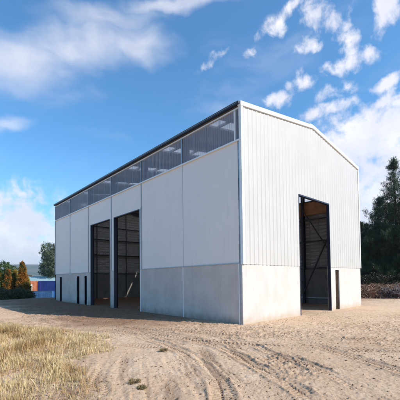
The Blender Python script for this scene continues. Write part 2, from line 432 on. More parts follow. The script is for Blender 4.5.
# gable door frame
MB().box(-.13, .016, 6.83, 6.878, -.3, 5.46).build('door_jamb', M_navy, shed)
MB().box(-.13, .016, 3.902, 3.94, -.3, 5.46).build('door_jamb', M_navy, shed)
MB().box(-.13, .016, 3.94, 6.83, 5.40, 5.458).build('door_head', M_navy, shed)
for a, b_, dpt in ((-13.428, -13.37, .17), (-10.038, -9.98, .15)):
    MB().box(a, b_, -.012, dpt, -.3, 5.458).build('door_jamb', M_navy, shed)
for a, b_ in ((-7.11, -7.052), (-10.58, -10.522)):
    MB().box(a, b_, -.012, .15, -.3, 5.458).build('door_jamb', M_dark, shed)
for a, b_ in ((-9.98, -7.11), (-13.37, -10.58)):
    MB().box(a, b_, -.012, .15, 5.41, 5.458).build('door_head', M_dark, shed)
# far wall, end wall
FW = [(-14.2, -10.6, 7.36, 7.62)]          # open louvre strip in the far clerestory
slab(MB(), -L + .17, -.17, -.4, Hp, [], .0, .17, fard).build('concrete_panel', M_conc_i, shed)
slab(MB(), -L + .01, -.01, Hp, ZC, [], .0, .06, fard).build('wall_cladding', M_clad, shed)
slab(MB(), -L + .01, -.01, ZC, He - .05, FW, .01, .04, fard).build('translucent_strip', M_transl, shed)
slab(MB(), -L + .2, -.2, Hp + .02, ZC - .02, [], .065, .12, fard).build('wall_lining', M_foil, shed)
MB().box(-3.9, -.2, W - .2, W - .125, 5.82, ZC - .05).build('plywood_lining', M_ply, shed)
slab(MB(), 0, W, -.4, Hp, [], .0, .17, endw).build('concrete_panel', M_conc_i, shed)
slab(MB(), 0.01, W - .01, Hp, He, [], .0, .06, endw).build('wall_cladding', M_clad, shed)
pr2 = [(.01, He), (W - .01, He), (W / 2, Hr - .02)]
MB().prism(pr2, -L + .0, -L + .06, lambda u, v, t: (t, u, v)).build('wall_cladding', M_clad, shed)
slab(MB(), .13, W - .13, Hp + .02, He - .1, [], .065, .12, endw).build('wall_lining', M_foil, shed)
# roof slopes; near skylights lengthened, far-slope skylights added to brighten the interior
RT = .06; sky_w = .7
def roof_fn(side):
    def fn(u, v, t):     # u along x, v = horizontal distance from eave
        y = -.14 + v if side == 0 else W + .14 - v
        return (u, y, He + .02 + (v - .14) * (Hr - He) / (W / 2) + t)
    return fn
VR = W / 2 + .14
for side in (0, 1):
    hs = [(-B*k - B/2 - sky_w/2, -B*k - B/2 + sky_w/2, .45, 4.9) for k in range(6)] if side == 0 else [(-9.35, -8.55, 1.95, 2.3), ] + [(-B*k - B/2 - sky_w/2, -B*k - B/2 + sky_w/2, .6, 4.9) for k in (0, 1, 3, 4, 5)]  # lone far-slope hole added to cast the sun spot on the floor
    slab(MB(), -L - .05, -.08, .0, VR - .001, hs, .0, RT, roof_fn(side)).build('roof_slope', M_roof, shed)
    slab(MB(), -L + .15, -.15, .35, VR - .05, hs, -.06, -.01, roof_fn(side)).build('roof_lining', M_foil, shed)
    for h in hs:
        if h[2] == 1.95: continue
        slab(MB(), h[0] + .003, h[1] - .003, h[2] + .003, h[3] - .003, [], .01, .03, roof_fn(side)).build('skylight_or_added', M_sky, shed)
MB().prism([(W/2 - .22, Hr + .055), (W/2, Hr + .085), (W/2 + .22, Hr + .055), (W/2 + .2, Hr + .11), (W/2, Hr + .145), (W/2 - .2, Hr + .11)], -L - .05, .0, lambda u, v, t: (t, u, v)).build('ridge_capping', M_white, shed)
# steel frame
for k in range(7):
    x = -B * k + (-.30 if k == 0 else (.30 if k == 6 else 0))
    for y0 in (.12, W - .42):
        mb = MB(); mb.box(x - .07, x + .07, y0, y0 + .02, -.2, He - .3).box(x - .07, x + .07, y0 + .26, y0 + .28, -.2, He - .3).box(x - .01, x + .01, y0 + .02, y0 + .26, -.2, He - .3)
        mb.build('column', M_navy, shed)
    for s in (0, 1):
        ya, yb = (.15, W/2) if s == 0 else (W - .15, W/2)
        MB().bar((x, ya, He - .28), (x, yb, Hr - .28), .14, .28).build('rafter', M_navy, shed)
for s in (0, 1):
    for t in (.12, .35, .58, .8, .97):
        y = (W/2) * t if s == 0 else W - (W/2) * t
        z = He + (Hr - He) * t - .13
        MB().box(-L + .2, -.2, y - .03, y + .03, z - .07, z + .03).build('purlin', M_galv, shed)
for z in (2.32, 4.05, 5.5, 6.70):
    MB().box(-L + .2, -.2, W - .25, W - .125, z - .03, z + .03).build('girt', M_dark, shed)
    MB().box(-L + .125, -L + .2, .2, W - .26, z - .04, z + .04).build('girt', M_dark, shed)
for y in (3.6, 6.6, 8.6):
    MB().box(-L + .2, -L + .26, y - .03, y + .03, -.1, He).build('end_post', M_dark, shed)
yb_ = W - .47
MB().bar((-3.4, yb_, 6.2), (-.3, yb_, 1.2), .09, .05).build('brace', M_dark, shed)
MB().bar((-3.4, yb_ - .06, .65), (-.3, yb_ - .06, 6.9), .09, .05).build('brace', M_dark, shed)
# gable end posts inside
for y in (3.6, 8.3):
    MB().box(-.38, -.13, y - .08, y + .08, -.2, He).build('end_post', M_navy, shed)
# hidden low rail across the gable door (roller track)
MB().box(-L + .2, -.2, W - .24, W - .18, .35, .42).build('kick_rail', M_galv, shed)
# ------------------------------------------------------------------ grass (stuff)
def grass_field(name, n, region, hmin, hmax, mat, dens, lean=.35, wid=.0036, seed=0):
    r = np.random.default_rng(seed)
    x = r.uniform(region[0], region[1], n); y = r.uniform(region[2], region[3], n)
    # clump
    d = dens(x, y); keep = r.random(n) < d; x, y = x[keep], y[keep]; d = d[keep]; n = len(x)
    z = height(x, y)[0] - .01
    cl = .15 + 1.5 * fbm(x, y, 2.3, 3, 70)
    h = r.uniform(hmin, hmax, n) * cl * (.45 + .55 * d)
    a = r.uniform(0, 2*np.pi, n); ln = r.gamma(2., lean / 2, n) * h; wv = r.uniform(.6, 1.3, n) * wid
    wv = wv * (1 + .06 * np.hypot(x - CAM.x, y - CAM.y))
    dx, dy = np.cos(a), np.sin(a); px, py = -dy, dx
    V = np.zeros((n, 5, 3))
    for q, (t, ww) in enumerate(((0, 1), (0, -1), (.55, .8), (.55, -.8), (1, 0))):
        V[:, q, 0] = x + dx * ln * t * t + px * wv * ww; V[:, q, 1] = y + dy * ln * t * t + py * wv * ww; V[:, q, 2] = z + h * t * (1 - .15 * t)
    base = np.arange(n)[:, None] * 5
    F = np.concatenate([base + np.array([0, 1, 3]), base + np.array([0, 3, 2]), base + np.array([2, 3, 4])])
    sh = np.repeat(r.random(n), 5)
    return np_mesh(name, V.reshape(-1, 3), F, mat, attrs={'shade': sh})
def leaf_mat(name, cols, transl=.25, rough=.6, nscale=1.2):
    m, nt, out = new_mat(name)
    s = nd(nt, 'ShaderNodeAttribute', attribute_name='shade').outputs['Fac']
    c = mixc(nt, s, cols[0], cols[1])
    if len(cols) > 2:
        c = mixc(nt, ramp(nt, noise(nt, coords(nt), nscale, 4), .45, .62), c, cols[2])
    d = nd(nt, 'ShaderNodeBsdfPrincipled', {'Base Color': c, 'Roughness': rough, 'Specular IOR Level': .25})
    t = nd(nt, 'ShaderNodeBsdfTranslucent', {'Color': c})
    mx = nd(nt, 'ShaderNodeMixShader', {0: transl, 1: d.outputs[0], 2: t.outputs[0]})
    nt.links.new(mx.outputs[0], out.inputs[0]); return m
M_straw = leaf_mat('dry_straw', ((.50, .35, .16), (.78, .62, .36), (.44, .28, .12)), .3, .6, .8)
def edge(x): return np.interp(x, [-13, -6.1, -4.7, -3.3, -1.5, .2, .6, .75, 1.8, 2.8, 4, 6], [-8.2, -6.6, -5.95, -5.4, -5.2, -5.2, -5.6, -6.4, -6.85, -7.1, -7.7, -9.5])
def dens(x, y):
    # tall dry grass fills the corner to the left of the camera; edge wanders
    e = y - edge(x) + (fbm(x, y, 1.3, 3, 80) - .5) * 1.3      # <0 inside
    f = .25 * sstep(.35, -.1, e) + .75 * sstep(.05, -.9, e)
    bare = sstep(.53, .66, fbm(x, y, 1.5, 3, 88)) * .6
    cam = 1 - sstep(2.2, .9, np.hypot(x - CAM.x, y - CAM.y))
    patch = sstep(.40, .62, fbm(x, y, 2.2, 2, 90))
    far = sstep(-12.5, -9, x)
    return np.clip(f * (1 - bare) * (.38 + .9 * patch), 0, 1) * cam * far
g1 = grass_field('dry_grass', 620000, (-13, 6.5, -16, -3.6), .06, .36, M_straw, dens, seed=3)
tag(g1, kind='stuff', cat='grass', label='dry straw coloured grass growing in the left foreground')
def dens2(x, y):
    e = y - edge(x) - .5 + (fbm(x, y, .8, 3, 81) - .5) * 1.6
    return sstep(.5, -.2, e) * sstep(.48, .62, fbm(x, y, 2.6, 3, 93)) * .9
g2 = grass_field('grass_stubble', 260000, (-13, 6.5, -14, -2.2), .02, .09, leaf_mat('short_stubble', ((.48, .37, .17), (.62, .50, .28), (.36, .29, .12)), .2), dens2, lean=1.2, seed=4)
tag(g2, kind='stuff', cat='grass', label='short flattened stubble on the sand beside the tall grass')
# ------------------------------------------------------------------ clods and stones (stuff)
def clods(name, n, reg, smin, smax, mat, densf, seed):
    r = np.random.default_rng(seed)
    x = r.uniform(reg[0], reg[1], n); y = r.uniform(reg[2], reg[3], n)
    k = (r.random(n) < densf(x, y)) & ~((y > -.1) & (x < .1)); x, y = x[k], y[k]; n = len(x)
    z = height(x, y)[0]; s = smin * (smax / smin) ** (r.random(n) ** 2.2)
    ico = np.array([(0,0,1),(.89,0,.45),(.28,.85,.45),(-.72,.53,.45),(-.72,-.53,.45),(.28,-.85,.45),(.72,.53,-.45),(-.28,.85,-.45),(-.89,0,-.45),(-.28,-.85,-.45),(.72,-.53,-.45),(0,0,-1)])
    fi = np.array([(0,1,2),(0,2,3),(0,3,4),(0,4,5),(0,5,1),(1,6,2),(2,7,3),(3,8,4),(4,9,5),(5,10,1),(6,7,2),(7,8,3),(8,9,4),(9,10,5),(10,6,1),(11,7,6),(11,8,7),(11,9,8),(11,10,9),(11,6,10)])
    a = r.uniform(0, 2*np.pi, n); V = ico[None] * r.uniform(.45, 1.35, (n, 12, 1)) * r.uniform(.5, 1.4, (n, 1, 3))
    ca, sa = np.cos(a)[:, None], np.sin(a)[:, None]
    X_ = V[:, :, 0] * ca - V[:, :, 1] * sa; Y_ = V[:, :, 0] * sa + V[:, :, 1] * ca
    V = np.stack([X_ * s[:, None] + x[:, None], Y_ * s[:, None] + y[:, None], V[:, :, 2] * s[:, None] * .7 + (z + s * .2)[:, None]], -1)
    F = (np.arange(n)[:, None, None] * 12 + fi[None]).reshape(-1, 3)
    return np_mesh(name, V.reshape(-1, 3), F, mat, attrs={'shade': np.repeat(r.random(n), 12)})
def cd(x, y):
    dd = height(x, y)[1]
    return np.clip(.08 + .9 * dd + .35 * sstep(.5, .7, fbm(x, y, .8, 3, 99)), 0, 1)
M_clod = leaf_mat('soil_clod', ((.11, .065, .04), (.46, .33, .21)), 0, .95)
o = clods('soil_clods', 210000, (-14, 7.5, -9, 6), .004, .020, M_clod, cd, 11)
tag(o, kind='stuff', cat='soil', label='loose clods and small stones scattered over the sandy yard')
# ------------------------------------------------------------------ trees
def foliage(name, centres, dirs, size, width, per, mat, parent, seed, spread=.5, droop=0.0):
    """sprays of narrow leaves around each centre"""
    r = np.random.default_rng(seed); n = len(centres)
    c = np.repeat(np.array(centres, float), per, 0); d = np.repeat(np.array(dirs, float), per, 0)
    N = len(c)
    jit = r.normal(0, 1, (N, 3)); dd = d + jit * spread; dd[:, 2] -= droop; dd /= np.linalg.norm(dd, axis=1)[:, None]
    side = np.cross(dd, r.normal(0, 1, (N, 3))); side /= np.linalg.norm(side, axis=1)[:, None]
    off = r.normal(0, .35, (N, 3)) * size
    s = size * r.uniform(.6, 1.3, N)[:, None]; w = width * r.uniform(.7, 1.3, N)[:, None]
    p = c + off
    V = np.stack([p, p + dd * s * .5 + side * w, p + dd * s, p + dd * s * .5 - side * w], 1)
    F = np.arange(N * 4).reshape(-1, 4)
    return np_mesh(name, V.reshape(-1, 3), F, mat, parent, attrs={'shade': np.repeat(r.random(N) * .5 + np.repeat(r.random(n), per) * .5, 4)})
M_bark = surf('pine_bark', (.10, .075, .055), (.06, .045, .035), rough=.95, nscale=6, bump=.02, bscale=12)
M_gumbark = surf('gum_bark', (.38, .33, .28), (.22, .18, .15), rough=.8, nscale=3)
M_pine = leaf_mat('pine_needles', ((.02, .034, .017), (.075, .10, .04), (.028, .044, .022)), .12, .5, .6)
M_gum = leaf_mat('gum_leaves', ((.06, .08, .045), (.16, .18, .10), (.08, .10, .06)), .25, .45, .5)
M_gold = leaf_mat('golden_conifer_foliage', ((.42, .19, .035), (.24, .10, .02), (.09, .09, .03)), .3, .6, 2.2)
M_gold2 = leaf_mat('olive_gold_foliage', ((.50, .33, .05), (.28, .20, .035), (.11, .12, .03)), .35, .6, 2.2)
M_green = leaf_mat('green_leaves', ((.05, .085, .025), (.12, .16, .045), (.035, .06, .02)), .25, .5, .8)
M_dkgreen = leaf_mat('dark_shrub_leaves', ((.015, .024, .014), (.035, .05, .022), (.06, .04, .02)), .1, .5, 1.5)
M_shrub = leaf_mat('shrub_leaves', ((.05, .07, .035), (.12, .13, .07), (.10, .08, .04)), .2, .6, 1.5)
def pine(h, spread_, seed, open_top=.5, bare=.06):
    r = random.Random(seed); root = empty('pine_tree')
    tr = MB(); lean = (r.uniform(-.3, .3), r.uniform(-.3, .3))
    ax = lambda t: Vector((lean[0] * t * t + .12 * math.sin(5*t + seed), lean[1] * t * t, h * t))
    tr.tube([ax(i / 12) for i in range(13)], [h * .018 * (1 - i / 12) ** .8 + .02 for i in range(13)], 8)
    cen, dr = [], []
    z = h * bare
    while z < h * .985:
        t = z / h; env = spread_ * (1 - t) ** .80 * (.72 + .28 * math.sin(t * 13 + seed)) * (1 - .55 * max(0, (t - .72) / .28)) + .10
        if t < .2: env *= .75 + t
        nb = r.randint(4, 7) if t < .6 else r.randint(3, 5); a0 = r.uniform(0, 6.28)
        for b in range(nb):
            ln = env * r.uniform(.45, 1.25); a = a0 + b * 6.283 / nb + r.uniform(-.3, .3)
            up = .15 + .75 * t + r.uniform(-.12, .12)
            pts = []; base = ax(t)
            for q in range(6):
                s = q / 5; pts.append(base + Vector((math.cos(a) * ln * s, math.sin(a) * ln * s, ln * (up * s - .28 * s * (1 - s) * 2 + .22 * s * s))))
            tr.tube(pts, [max(.012, .02 + ln * .012) * (1 - q / 6) for q in range(6)], 4)
            nt_ = int(5 + ln * 7)
            for q in range(nt_):
                s = r.uniform(.22, 1) ** .8; i0 = min(int(s * 5), 4); p = pts[i0].lerp(pts[i0+1], s * 5 - i0)
                d = (pts[i0+1] - pts[i0]).normalized(); sp = ln * .085 * (1.25 - s) + .07
                cen.append(tuple(p + Vector((r.gauss(0, sp) * 1.6, r.gauss(0, sp) * 1.6, r.gauss(0, sp * .5) + .05))))
                dr.append((d.x, d.y, d.z + .5))
        z += h * (r.uniform(.022, .036) if t < .6 else r.uniform(.034, .05))
    for q in range(8): cen.append(tuple(ax(.97 + .004 * q))); dr.append((0, 0, 1))
    tr.build('trunk', M_bark, root)
    foliage('crown', cen, dr, .34, .017, 24, M_pine, root, seed, .75)
    return root
def ell_tree(name, h, blobs, trunk_h, mat, bark, seed, size, width, per, dens_, droop=0.0, limbs=True, shell=.55, trunk_r=None):
    """trunk with limbs to each leaf mass; blobs = [(x,y,z,rx,ry,rz)]"""
    r = random.Random(seed); root = empty(name); tr = MB()
    tr.tube([(0, 0, -.3), (.05, 0, trunk_h * .5), (.0, .05, trunk_h)], [trunk_r or h * .03, h * .022, h * .016], 8)
    cen, dr = [], []
    for bx, by, bz, rx, ry, rz_ in blobs:
        if limbs:
            s = Vector((0, 0, trunk_h * r.uniform(.6, 1))); e = Vector((bx, by, bz)); md = s.lerp(e, .5) + Vector((0, 0, -.08 * h * r.random()))
            tr.tube([s, md, e], [h * .014, h * .009, h * .004], 5)
            for q in range(4):
                e2 = e + Vector((r.gauss(0, rx * .5), r.gauss(0, ry * .5), r.gauss(0, rz_ * .5))); tr.tube([md.lerp(e, .7), e2], [h * .005, h * .002], 4)
        n = int(dens_ * rx * ry * rz_ ** .8 * 60)
        for q in range(n):
            v = Vector((r.gauss(0, 1), r.gauss(0, 1), r.gauss(0, 1))).normalized(); m_ = r.uniform(shell, 1) ** .7 * (1 + .22 * math.sin(v.x * 5 + bx * 3) * math.sin(v.z * 6 + by))
            cen.append((bx + v.x * rx * m_, by + v.y * ry * m_, bz + v.z * rz_ * m_)); dr.append((v.x, v.y, v.z))
    tr.build('trunk', bark, root)
    foliage('crown', cen, dr, size, width, per, mat, root, seed, .8, droop)
    return root
def place(root, x, y, z=None, rz=0, s=1):
    root.location = (x, y, hz(x, y) - .1 if z is None else z); root.rotation_euler.z = rz; root.scale = (s, s, s)
right = Vector((.742, .67, 0)).normalized()
def at(px, D, z=0):   # ground point at pixel column px (400 wide) and horizontal depth D
    f = Vector((-.742, .670, 0)).normalized(); r_ = Vector((.670, .742, 0)).normalized()
    p = Vector((CAM.x, CAM.y, 0)) + f * D + r_ * ((px - 200) / 315.7 * D)
    return p.x, p.y
pA = pine(17.0, 6.0, 1); x, y = at(399, 40); place(pA, x, y)
tag(pA, 'tallest dark pine with open spire top rising right of the shed', 'tree')
pB = pine(12.5, 3.8, 2); x, y = at(379, 43); place(pB, x, y)
tag(pB, 'shorter dark pine between the shed corner and the tallest pine', 'tree')
pC = pine(9.6, 3.6, 5); x, y = at(362, 46); place(pC, x, y)
tag(pC, 'low dark pine partly hidden behind the shed corner', 'tree')
rest_ = [(pA, 430, 44, .92, 1.3), (pB, 412, 37, .95, 2.2), (pB, 392, 52, 1.1, .4), (pC, 372, 39, .78, 2.9), (pC, 388, 38, .82, 1.1), (pC, 349, 50, 1.0, 4.1), (pB, 366, 58, .92, 5.0), (pC, 404, 41, .95, 3.7), (pB, 452, 50, 1.1, 1.9), (pC, 378, 60, 1.25, .7), (pC, 440, 36, .9, .2), (pC, 355, 42, .8, .2)]
for src, px, D, s, rz in rest_:
    t = copy_tree(src); x, y = at(px, D); place(t, x, y, None, rz, s)
    tag(t, 'dark green pine massed behind the front pines right of the shed', 'tree', 'dark pines of the plantation behind the shed')
# understorey foliage mass of the forest edge
for i, (px, D, w_) in enumerate(((364, 36, 2.4), (377, 35.5, 2.6), (392, 35, 2.8), (410, 34, 2.6))):
    hgt = (1.7, 2.0, 1.8, 2.1)[i]
    t = ell_tree('shrub', 3.5, [(0, 0, hgt * .5, w_ * .7, 1.3, hgt * .55), (w_ * .5, .3, hgt * .35, w_ * .5, 1.0, hgt * .4), (-w_ * .5, 0, hgt * .35, w_ * .5, 1.1, hgt * .4)], 1.4, M_dkgreen, M_bark, 40 + i, .16, .035, 9, 3.2)
    x, y = at(px, D); place(t, x, y)
    tag(t, ('dark undergrowth shrub beside the shed corner under the pines', 'dark undergrowth shrub second from the shed under the pines', 'dark undergrowth shrub at the foot of the tallest pine', 'dark undergrowth shrub at the right edge below the pines')[i], 'shrub', 'dark shrubs under the pines')
# gum tree
gum = ell_tree('gum_tree', 12, [(0, 0, 10.2, 1.7, 1.7, 1.5), (-1.7, .3, 8.9, 1.4, 1.4, 1.2), (1.6, 0, 9.2, 1.6, 1.6, 1.4), (-2.2, 0, 6.6, 1.3, 1.4, 1.5), (1.2, -.6, 7.0, 1.6, 1.4, 1.6), (2.8, .2, 7.2, 1.4, 1.4, 1.6), (-.6, .4, 7.9, 1.2, 1.2, 1.0), (-1.7, -.2, 4.6, .9, 1, 1.4), (2.0, 0, 4.6, 1.2, 1, 1.4)], 5.5, M_gum, M_gumbark, 9, .28, .045, 10, 1.35, droop=.7)
x, y = at(50.5, 106); place(gum, x, y, -5.8, 0, 1.75)
tag(gum, 'tall drooping gum tree just left of the shed above the containers', 'tree')
# green tree and golden conifers
gt = ell_tree('broadleaf_tree', 6, [(0, 0, 3.9, 1.9, 1.6, 1.5), (1.5, 0, 3.1, 1.5, 1.3, 1.4), (-1.6, 0, 3.2, 1.6, 1.4, 1.4)], 2.6, M_green, M_bark, 12, .2, .05, 9, 1.6)
x, y = at(2, 36); place(gt, x, y, -1.5)
tag(gt, 'rounded green tree at the left edge behind the golden conifers', 'tree')
def column_shrub(name, h, r_, mat, seed):
    rr_ = random.Random(seed); root = empty(name)
    MB().tube([(0, 0, -.2), (0, 0, h * .9)], [.07, .02], 6).build('trunk', M_bark, root)
    cen, dr = [], []
    for q in range(int(1500 * h * r_ / 2)):
        t = rr_.random() ** 1.1; a = rr_.uniform(0, 6.283); e = r_ * (1 - t) ** .62 * (1 + .45 * math.sin(a * 3 + t * 11 + seed) * math.sin(t * 17 + seed)) * rr_.uniform(.5, 1.05) + .03
        cen.append((math.cos(a) * e, math.sin(a) * e, .05 + t * h)); dr.append((math.cos(a) * .5, math.sin(a) * .5, 1))
    foliage('crown', cen, dr, .15, .03, 8, mat, root, seed, .4)
    return root
for i, (px, D, h, r_, mat, lab) in enumerate((
        (22.5, 34, 4.2, .60, M_gold, 'tallest golden orange conifer nearest the blue containers'),
        (15.2, 35, 3.35, .40, M_gold2, 'slender golden conifer between two broader ones'),
        (8.0, 34, 3.4, .46, M_gold, 'golden conifer at the left in front of the green tree'),
        (1.5, 34.5, 3.0, .56, M_gold2, 'olive gold conifer at the left edge of the photo'),
        (27.2, 34.5, 2.5, .42, M_gold2, 'lower golden conifer at the right end of the row'))):
    t = column_shrub('golden_conifer', h, r_, mat, 60 + i); x, y = at(px, D); place(t, x, y, -.55)
    tag(t, lab, 'conifer', 'golden conifers beyond the yard')
for i, (px, D, w_, h) in enumerate(((3, 31, 1.1, 1.6), (12, 30.8, 1.1, 1.4), (21, 31, 1.1, 1.6), (28, 31.2, .9, 1.3))):
    t = ell_tree('shrub', 1.5, [(0, 0, h * .45, w_ * .8, .6, h * .5), (w_ * .4, 0, h * .35, w_ * .5, .6, h * .4), (-w_ * .4, 0, h * .4, w_ * .5, .6, h * .42)], .5, M_shrub, M_bark, 70 + i, .11, .03, 9, 9)
    x, y = at(px, D); place(t, x, y, -.42)
    tag(t, ('low dark green shrub at the left edge below the conifers', 'low dark shrub second from the left below the conifers', 'low dark shrub below the tallest golden conifer', 'low dark shrub at the right end nearest the containers')[i], 'shrub', 'low shrubs below the golden conifers')
au = ell_tree('autumn_tree', 5, [(0, 0, 3.4, 2.6, 1.5, 1.3), (3, 0, 3.0, 2.2, 1.5, 1.1)], 2, surf('x', (.1, .1, .1)) and M_gold, M_bark, 77, .3, .08, 8, .8)
x, y = at(31, 115); place(au, x, y, -.8); tag(au, 'low orange autumn tree above the grey green shed roof', 'tree')
# ------------------------------------------------------------------ containers and far shed
def container(col, loc, rz, label, seed):
    M_ = surf('container_paint', col, tuple(c_ * .75 for c_ in col), rough=.5, nscale=1.2, streak=.4)
    root = empty('shipping_container', loc, rz); Lc, Wc, Hc = 6.06, 2.44, 2.6
    mb = MB(); mb.box(-Lc/2 + .08, Lc/2 - .08, -Wc/2 + .08, Wc/2 - .08, .12, Hc - .04)
    x = -Lc/2 + .2
    while x < Lc/2 - .3:
        for s in (-1, 1):
            y = s * (Wc/2 - .08); y1 = s * (Wc/2 - .03)
            mb.box(x, x + .14, min(y, y1), max(y, y1), .16, Hc - .12)
        x += .28
    mb.build('body', M_, root)
    fr = MB()
    for sx in (-1, 1):
        for sy in (-1, 1): fr.box(sx*Lc/2 - (.12 if sx > 0 else 0), sx*Lc/2 + (0 if sx > 0 else .12), sy*Wc/2 - (.12 if sy > 0 else 0), sy*Wc/2 + (0 if sy > 0 else .12), 0, Hc)
    for sy in (-1, 1):
        for z in (.01, Hc - .13): fr.box(-Lc/2 + .12, Lc/2 - .12, sy*Wc/2 - (.1 if sy > 0 else 0), sy*Wc/2 + (0 if sy > 0 else .1), z, z + .12)
    for sx in (-1, 1):
        for z in (.01, Hc - .13): fr.box(sx*Lc/2 - (.1 if sx > 0 else 0), sx*Lc/2 + (0 if sx > 0 else .1), -Wc/2 + .12, Wc/2 - .12, z, z + .12)
    fr.build('frame', M_, root)
    for s in (-1, 1):
        dx = Lc/2 - .08
        d = MB().box(dx, dx + .05, min(s*.01, s*(Wc/2-.13)), max(s*.01, s*(Wc/2-.13)), .15, Hc - .15).build('door', M_, root)
        MB().box(dx + .06, dx + .09, s*.4 - .02, s*.4 + .02, .2, Hc - .2).build('locking_bar', M_galv, d)
    tag(root, label, 'container', 'shipping containers beyond the yard'); return root
yaw = math.atan2(right.y, right.x)
x, y = at(44.5, 85); container((.06, .16, .34), (x, y, -3.42), yaw, 'pale blue lower shipping container standing on the ground', 1)
x2, y2 = at(35.2, 86); container((.46, .16, .08), (x2, y2, -.81), yaw + 1.45, 'orange red shipping container stacked on the blue one', 2)
x3, y3 = at(51.5, 86); container((.02, .05, .24), (x3, y3, -.81), yaw, 'deep blue shipping container on top beside the orange one', 3)
x4, y4 = at(62, 85); container((.035, .13, .34), (x4, y4, -3.42), yaw, 'blue lower shipping container mostly hidden by the shed', 4)
fs = empty('distant_shed', (*at(41, 104), -3.6), yaw)
tag(fs, 'low distant shed with grey green roof behind the containers', 'shed')
MB().box(-4.2, 6, -3, 3, 0, 5.3).build('wall', surf('far_shed_wall', (.42, .40, .36)), fs)
MB().prism([(-3.4, 5.3), (3.4, 5.3), (3.4, 5.45), (0, 7.0), (-3.4, 5.45)], -4.5, 6.3, lambda u, v, t: (t, u, v)).build('roof', surf('far_shed_roof', (.22, .34, .36), (.30, .40, .40)), fs)
pst = MB().box(-.35, .35, -.2, .2, 0, 4.4).build('concrete_pillar', M_conc_g); pst.location = (*at(31.2, 80), -3.4); tag(pst, 'pale concrete pillar at the left end of the blue container', 'pillar')
# ------------------------------------------------------------------ brush pile and stump by the forest
def brush(name, n, lx, ly, hz_, mat, seed, thick):
    r = random.Random(seed); mb = MB()
    for q in range(n):
        x = r.gauss(0, lx / 2.2); y = r.gauss(0, ly / 2.2); zt = hz_ * math.exp(-(y / ly) ** 2) * (1 - .25 * (abs(x) / lx))
        z = r.uniform(0, max(zt, .1)); a = r.uniform(0, 6.28); e = r.uniform(-.3, .9); l = r.uniform(.25, .9)
        d = Vector((math.cos(a) * math.cos(e), math.sin(a) * math.cos(e), math.sin(e))) * l
        p = Vector((x, y, z)); w = thick * r.uniform(.5, 1.6)
        mb.tube([p - d * .5, p + Vector((r.gauss(0, .05), r.gauss(0, .05), r.gauss(0, .05))), p + d * .5], [w, w * .8, w * .3], 3)
    return mb.build(name, mat)
M_brush = surf('dead_brush', (.22, .12, .075), (.34, .23, .16), rough=.9, nscale=2)
M_brush2 = surf('grey_dead_wood', (.22, .18, .18), (.07, .05, .05), rough=.9, nscale=4)
for i, (px, D, lx, n, h) in enumerate(((366, 25.5, 1.3, 1500, 1.15), (378, 25.5, 1.5, 1700, 1.2), (404, 26, 2.4, 2200, 1.25), (432, 27, 3.0, 1500, 1.1))):
    o = brush('brush_pile', n, lx, .8, h, M_brush, 80 + i, .014); x, y = at(px, D); o.location = (x, y, hz(x, y) - .05); o.rotation_euler.z = yaw
    tag(o, ('reddish brown dead brush heap against the shed corner', 'reddish brown brush heap in the middle of the row', 'brown brush heap behind the grey root tangle', 'brown brush heap furthest from the shed at right')[i], 'brush pile', 'heaps of dead brush along the forest edge')
r = random.Random(5); mb = MB()
for q in range(150):
    a = r.uniform(0, 6.28); e = r.uniform(-.15, 1.3); l = r.uniform(.25, .85); d = Vector((math.cos(a)*math.cos(e), math.sin(a)*math.cos(e) * .6, math.sin(e)))
    b0 = Vector((r.gauss(0, .45), r.gauss(0, .25), r.uniform(.1, .6))); k1 = b0 + d * l * .5 + Vector((r.gauss(0, .1), 0, r.gauss(0, .1))); mb.tube([b0, k1, b0 + d * l + Vector((r.gauss(0, .15), 0, r.gauss(0, .12)))], [.045, .03, .008], 5)
o = mb.build('tree_root', M_brush2, smooth=True); x, y = at(394, 24.3); o.location = (x, y, hz(x, y) - .05)
tag(o, 'grey tangled tree root ball lying before the brown brush at right', 'tree root')
# weeds
def weed(x, y, s, seed, label):
    r = random.Random(seed); cen, dr = [], []
    for q in range(60):
        a = r.uniform(0, 6.28); e = r.random() ** .6 * s; cen.append((math.cos(a)*e, math.sin(a)*e, .01 + r.random() * s * .3)); dr.append((math.cos(a), math.sin(a), .8))
    o = foliage('weed', cen, dr, s * .45, .006, 7, leaf_mat('weed_leaf', ((.17, .13, .06), (.34, .25, .12)), .2), None, seed, .6)
    o.location = (x, y, hz(x, y)); tag(o, label, 'weed', 'small weeds on the sandy yard')
weed(*at(134, 5.1), .075, 1, 'low olive weed on sand beyond the straw grass edge')
weed(*at(141, 4.85), .06, 2, 'small sprawling weed nearest the camera')
weed(*at(163, 7.3), .08, 3, 'small dark weed alone in the middle of the sandy yard')
# ------------------------------------------------------------------ hills
def hill_ridge(name, R0, amp, a0, a1, seed, col1, col2, base=-6, depth=700):
    aa = np.linspace(a0, a1, 260); rows = 14; V = []; 
    for q in range(rows):
        t = q / (rows - 1); rr_ = R0 + depth * t
        prof = amp * (.55 + .45 * fbm(aa * 6, aa * 0 + 3, 1, 4, seed)) * math.sin(t * math.pi / 2) ** .8
        prof = prof + (fbm(aa * 60, aa * 0 + t * 6, 1, 3, seed + 5) - .5) * amp * .10 * (t > 0)
        V.append(np.stack([CAM.x + rr_ * np.cos(aa), CAM.y + rr_ * np.sin(aa), base + prof], 1))
    # back slope closes it
    V.append(np.stack([CAM.x + (R0 + depth * 1.8) * np.cos(aa), CAM.y + (R0 + depth * 1.8) * np.sin(aa), aa * 0 + base], 1)); rows += 1
    V = np.vstack(V); n = len(aa); i, j = np.meshgrid(np.arange(rows-1), np.arange(n-1), indexing='ij')
    F = np.stack([i*n+j, i*n+j+1, (i+1)*n+j+1, (i+1)*n+j], -1).reshape(-1, 4)
    m = surf(name + '_cover', col1, col2, rough=1, nscale=.012, lo=.42, hi=.58, spec=.05)
    return tag(np_mesh(name, V, F, m, smooth=True), kind='structure')
